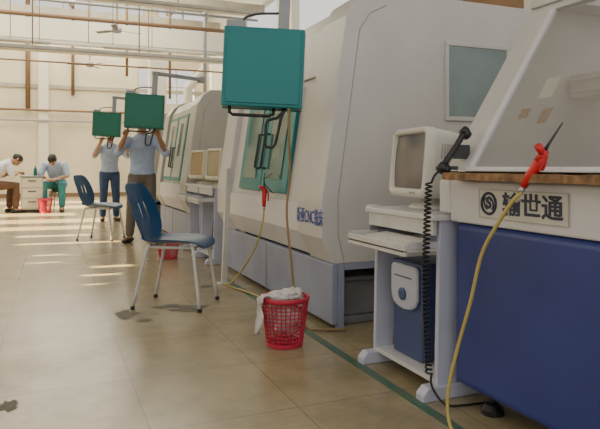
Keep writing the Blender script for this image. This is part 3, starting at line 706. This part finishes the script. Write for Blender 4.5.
def standing(hx=.17, hy=-.45, hz=1.42, ex=.30, ez=1.17):
    J=dict(pelvis=(0,.02,.90),waist=(0,.02,1.03),chest=(0,0,1.24),neck=(0,-.02,1.41),head=(0,-.06,1.545),hu=(0,-.12,1),hf=(0,-1,-.15))
    for k,s in (('l',-1),('r',1)):
        J['sh'+k]=(s*.175,0,1.34); J['el'+k]=(s*ex,-.16,ez); J['wr'+k]=(s*hx,hy+.07,hz-.05); J['hd'+k]=(s*hx*.92,hy,hz+.02); J['pn'+k]=(-s*.3,-1,.2)
        J['hp'+k]=(s*.09,.02,.86); J['kn'+k]=(s*.11,-.01,.47); J['an'+k]=(s*.12,.03,.09); J['toe'+k]=(s*.15,-.12,.05)
    return J
J=standing(.20,-.46,1.43); J['knl']=(-.13,-.04,.47); J['anl']=(-.16,.0,.09); J['toel']=(-.22,-.14,.05)
person('worker in pale blue shirt and grey-brown trousers, head behind the middle green control box', (1.12,8.12,0), math.radians(-8), J, M['shirt'], M['khaki'], 1.0)
J=standing(.22,-.46,1.47)
person('worker in pale blue shirt and blue jeans behind the smallest green control box', (1.00,11.42,0), math.radians(5), J, M['shirt'], M['denim'], .9)
def seated(hand=(.14,-.42,.74)):
    J=dict(pelvis=(0,.06,.50),waist=(0,-.01,.63),chest=(0,-.17,.80),neck=(0,-.33,.93),head=(0,-.45,.965),hu=(0,-1.5,.55),hf=(0,-.55,-1.5))
    for k,s in (('l',-1),('r',1)):
        J['sh'+k]=(s*.175,-.25,.88); J['el'+k]=(s*.25,-.30,.66); J['wr'+k]=(s*hand[0],hand[1]+.06,hand[2]); J['hd'+k]=(s*(hand[0]-.03),hand[1],hand[2]); J['pn'+k]=(0,0,-1)
        J['hp'+k]=(s*.09,.02,.50); J['kn'+k]=(s*.16,-.40,.50); J['an'+k]=(s*.16,-.38,.09); J['toe'+k]=(s*.18,-.53,.05)
    return J
pa = person('seated worker in white shirt at the left edge, bowed over the grey cabinet', (-1.16,14.12,0), math.radians(112), seated(hand=(.12,-.50,.74)), M['shirt_white'], M['browncloth'], .9)
pb = person('seated worker in pale blue shirt and teal trousers, bowed and facing the aisle', (.15,14.6,0), math.radians(-12), seated(hand=(.09,-.50,.62)), M['shirt'], M['tealcloth'], .9)
for p_ in (pa,pb): p_.scale=(1.16,1.16,1.18)
def stool(label, loc):
    t=thing('stool', label, 'stool', loc)
    obj('seat', lathe(nb(), [(.15,.40),(.165,.405),(.165,.425),(.15,.43)], seg=24), M['wood'], t)
    for k in range(4):
        a=k*math.tau/4+.4; obj('leg', tube(nb(), [(.11*math.cos(a),.11*math.sin(a),.40),(.16*math.cos(a),.16*math.sin(a),0)], .012, 8), M['grey'], t, smooth=True)
stool('round stool under the worker at the left edge', (-1.23,14.09,0)); stool('round stool under the worker in teal trousers', (.14,14.67,0))
o = obj('work_piece', box(nb(), -.06,.22,13.90,14.10,.71,.72), M['paper']); tag(o,'white sheet held on the lap of the worker in teal trousers','sheet')
t = thing('drawer_cabinet', 'grey drawer cabinet between the two seated workers', 'cabinet', (-.58,14.1,0))
obj('carcass', box(nb(), 0,.44,.02,.55,.06,.76), M['beige'], t, .006); obj('top', box(nb(), -.02,.46,-.01,.57,.76,.79), M['grey'], t, .004); obj('plinth', box(nb(), .02,.42,.04,.53,0,.06), M['dark'], t)
for i in range(3):
    z=.09+i*.225; d=obj('drawer', box(nb(), .02,.42,0,.02,z,z+.205), M['beige'], t, .004); obj('pull', box(nb(), .14,.30,-.015,0,z+.13,z+.15), M['dark'], d)
t = thing('bottle', 'small green bottle standing on the grey drawer cabinet', 'bottle', (-.30,14.25,.79))
obj('glass', lathe(nb(), [(.035,0),(.038,.01),(.038,.13),(.015,.18),(.015,.21)], seg=16), M['tealdark'], t, smooth=True); obj('cap', lathe(nb(), [(.018,.21),(.018,.235)], seg=12), M['paper'], t)
# ------------------------------------------------------------ light
w = bpy.data.worlds.new('world'); bpy.context.scene.world = w; w.use_nodes = True
bg = w.node_tree.nodes['Background']; bg.inputs[0].default_value = (1,.97,.91,1); bg.inputs[1].default_value = 1.2
def light(kind, name, loc, energy, color, size=None, sy=None, direction=None):
    l = bpy.data.lights.new(name, kind); l.energy = energy; l.color = color
    if kind=='AREA': l.shape='RECTANGLE'; l.size=size; l.size_y=sy
    o = bpy.data.objects.new(name, l); C.objects.link(o); o.location = loc
    o.rotation_euler = V(direction).to_track_quat('-Z','Y').to_euler(); return o
s = light('SUN','sun',(-10,10,8),75,(1,.78,.42),direction=(SD.x*math.cos(EL),SD.y*math.cos(EL),-math.sin(EL))); s.data.angle=math.radians(.3)
light('AREA','hall_fill',(-1,15.5,6.1),1350,(1,.93,.74),9,9,direction=(0,.15,-1))  # added fill that brightens the far hall, not a fixture
light('AREA','far_windows',(.8,FY-.3,5.7),420,(1,.93,.78),4.2,1.4,direction=(0,-1,-.55))
light('AREA','left_fill',(-5.6,6,3.2),150,(1,.94,.83),12,3.5,direction=(1,0,-.15))  # added fill from the left for the machine fronts, no window there
light('AREA','near_fill',(.5,1.0,5.5),40,(1,.95,.88),5,5,direction=(.1,.2,-1))  # added overhead fill for the foreground, not a fixture
# ------------------------------------------------------------ camera
cam = bpy.data.cameras.new('camera'); cam.lens = 36; cam.sensor_width = 36; cam.shift_y = -48.5/600; cam.clip_start=.05
co = bpy.data.objects.new('camera', cam); C.objects.link(co); co.location = (0,0,1.0)
co.rotation_euler = (math.radians(90),0,math.radians(-22.6)); bpy.context.scene.camera = co
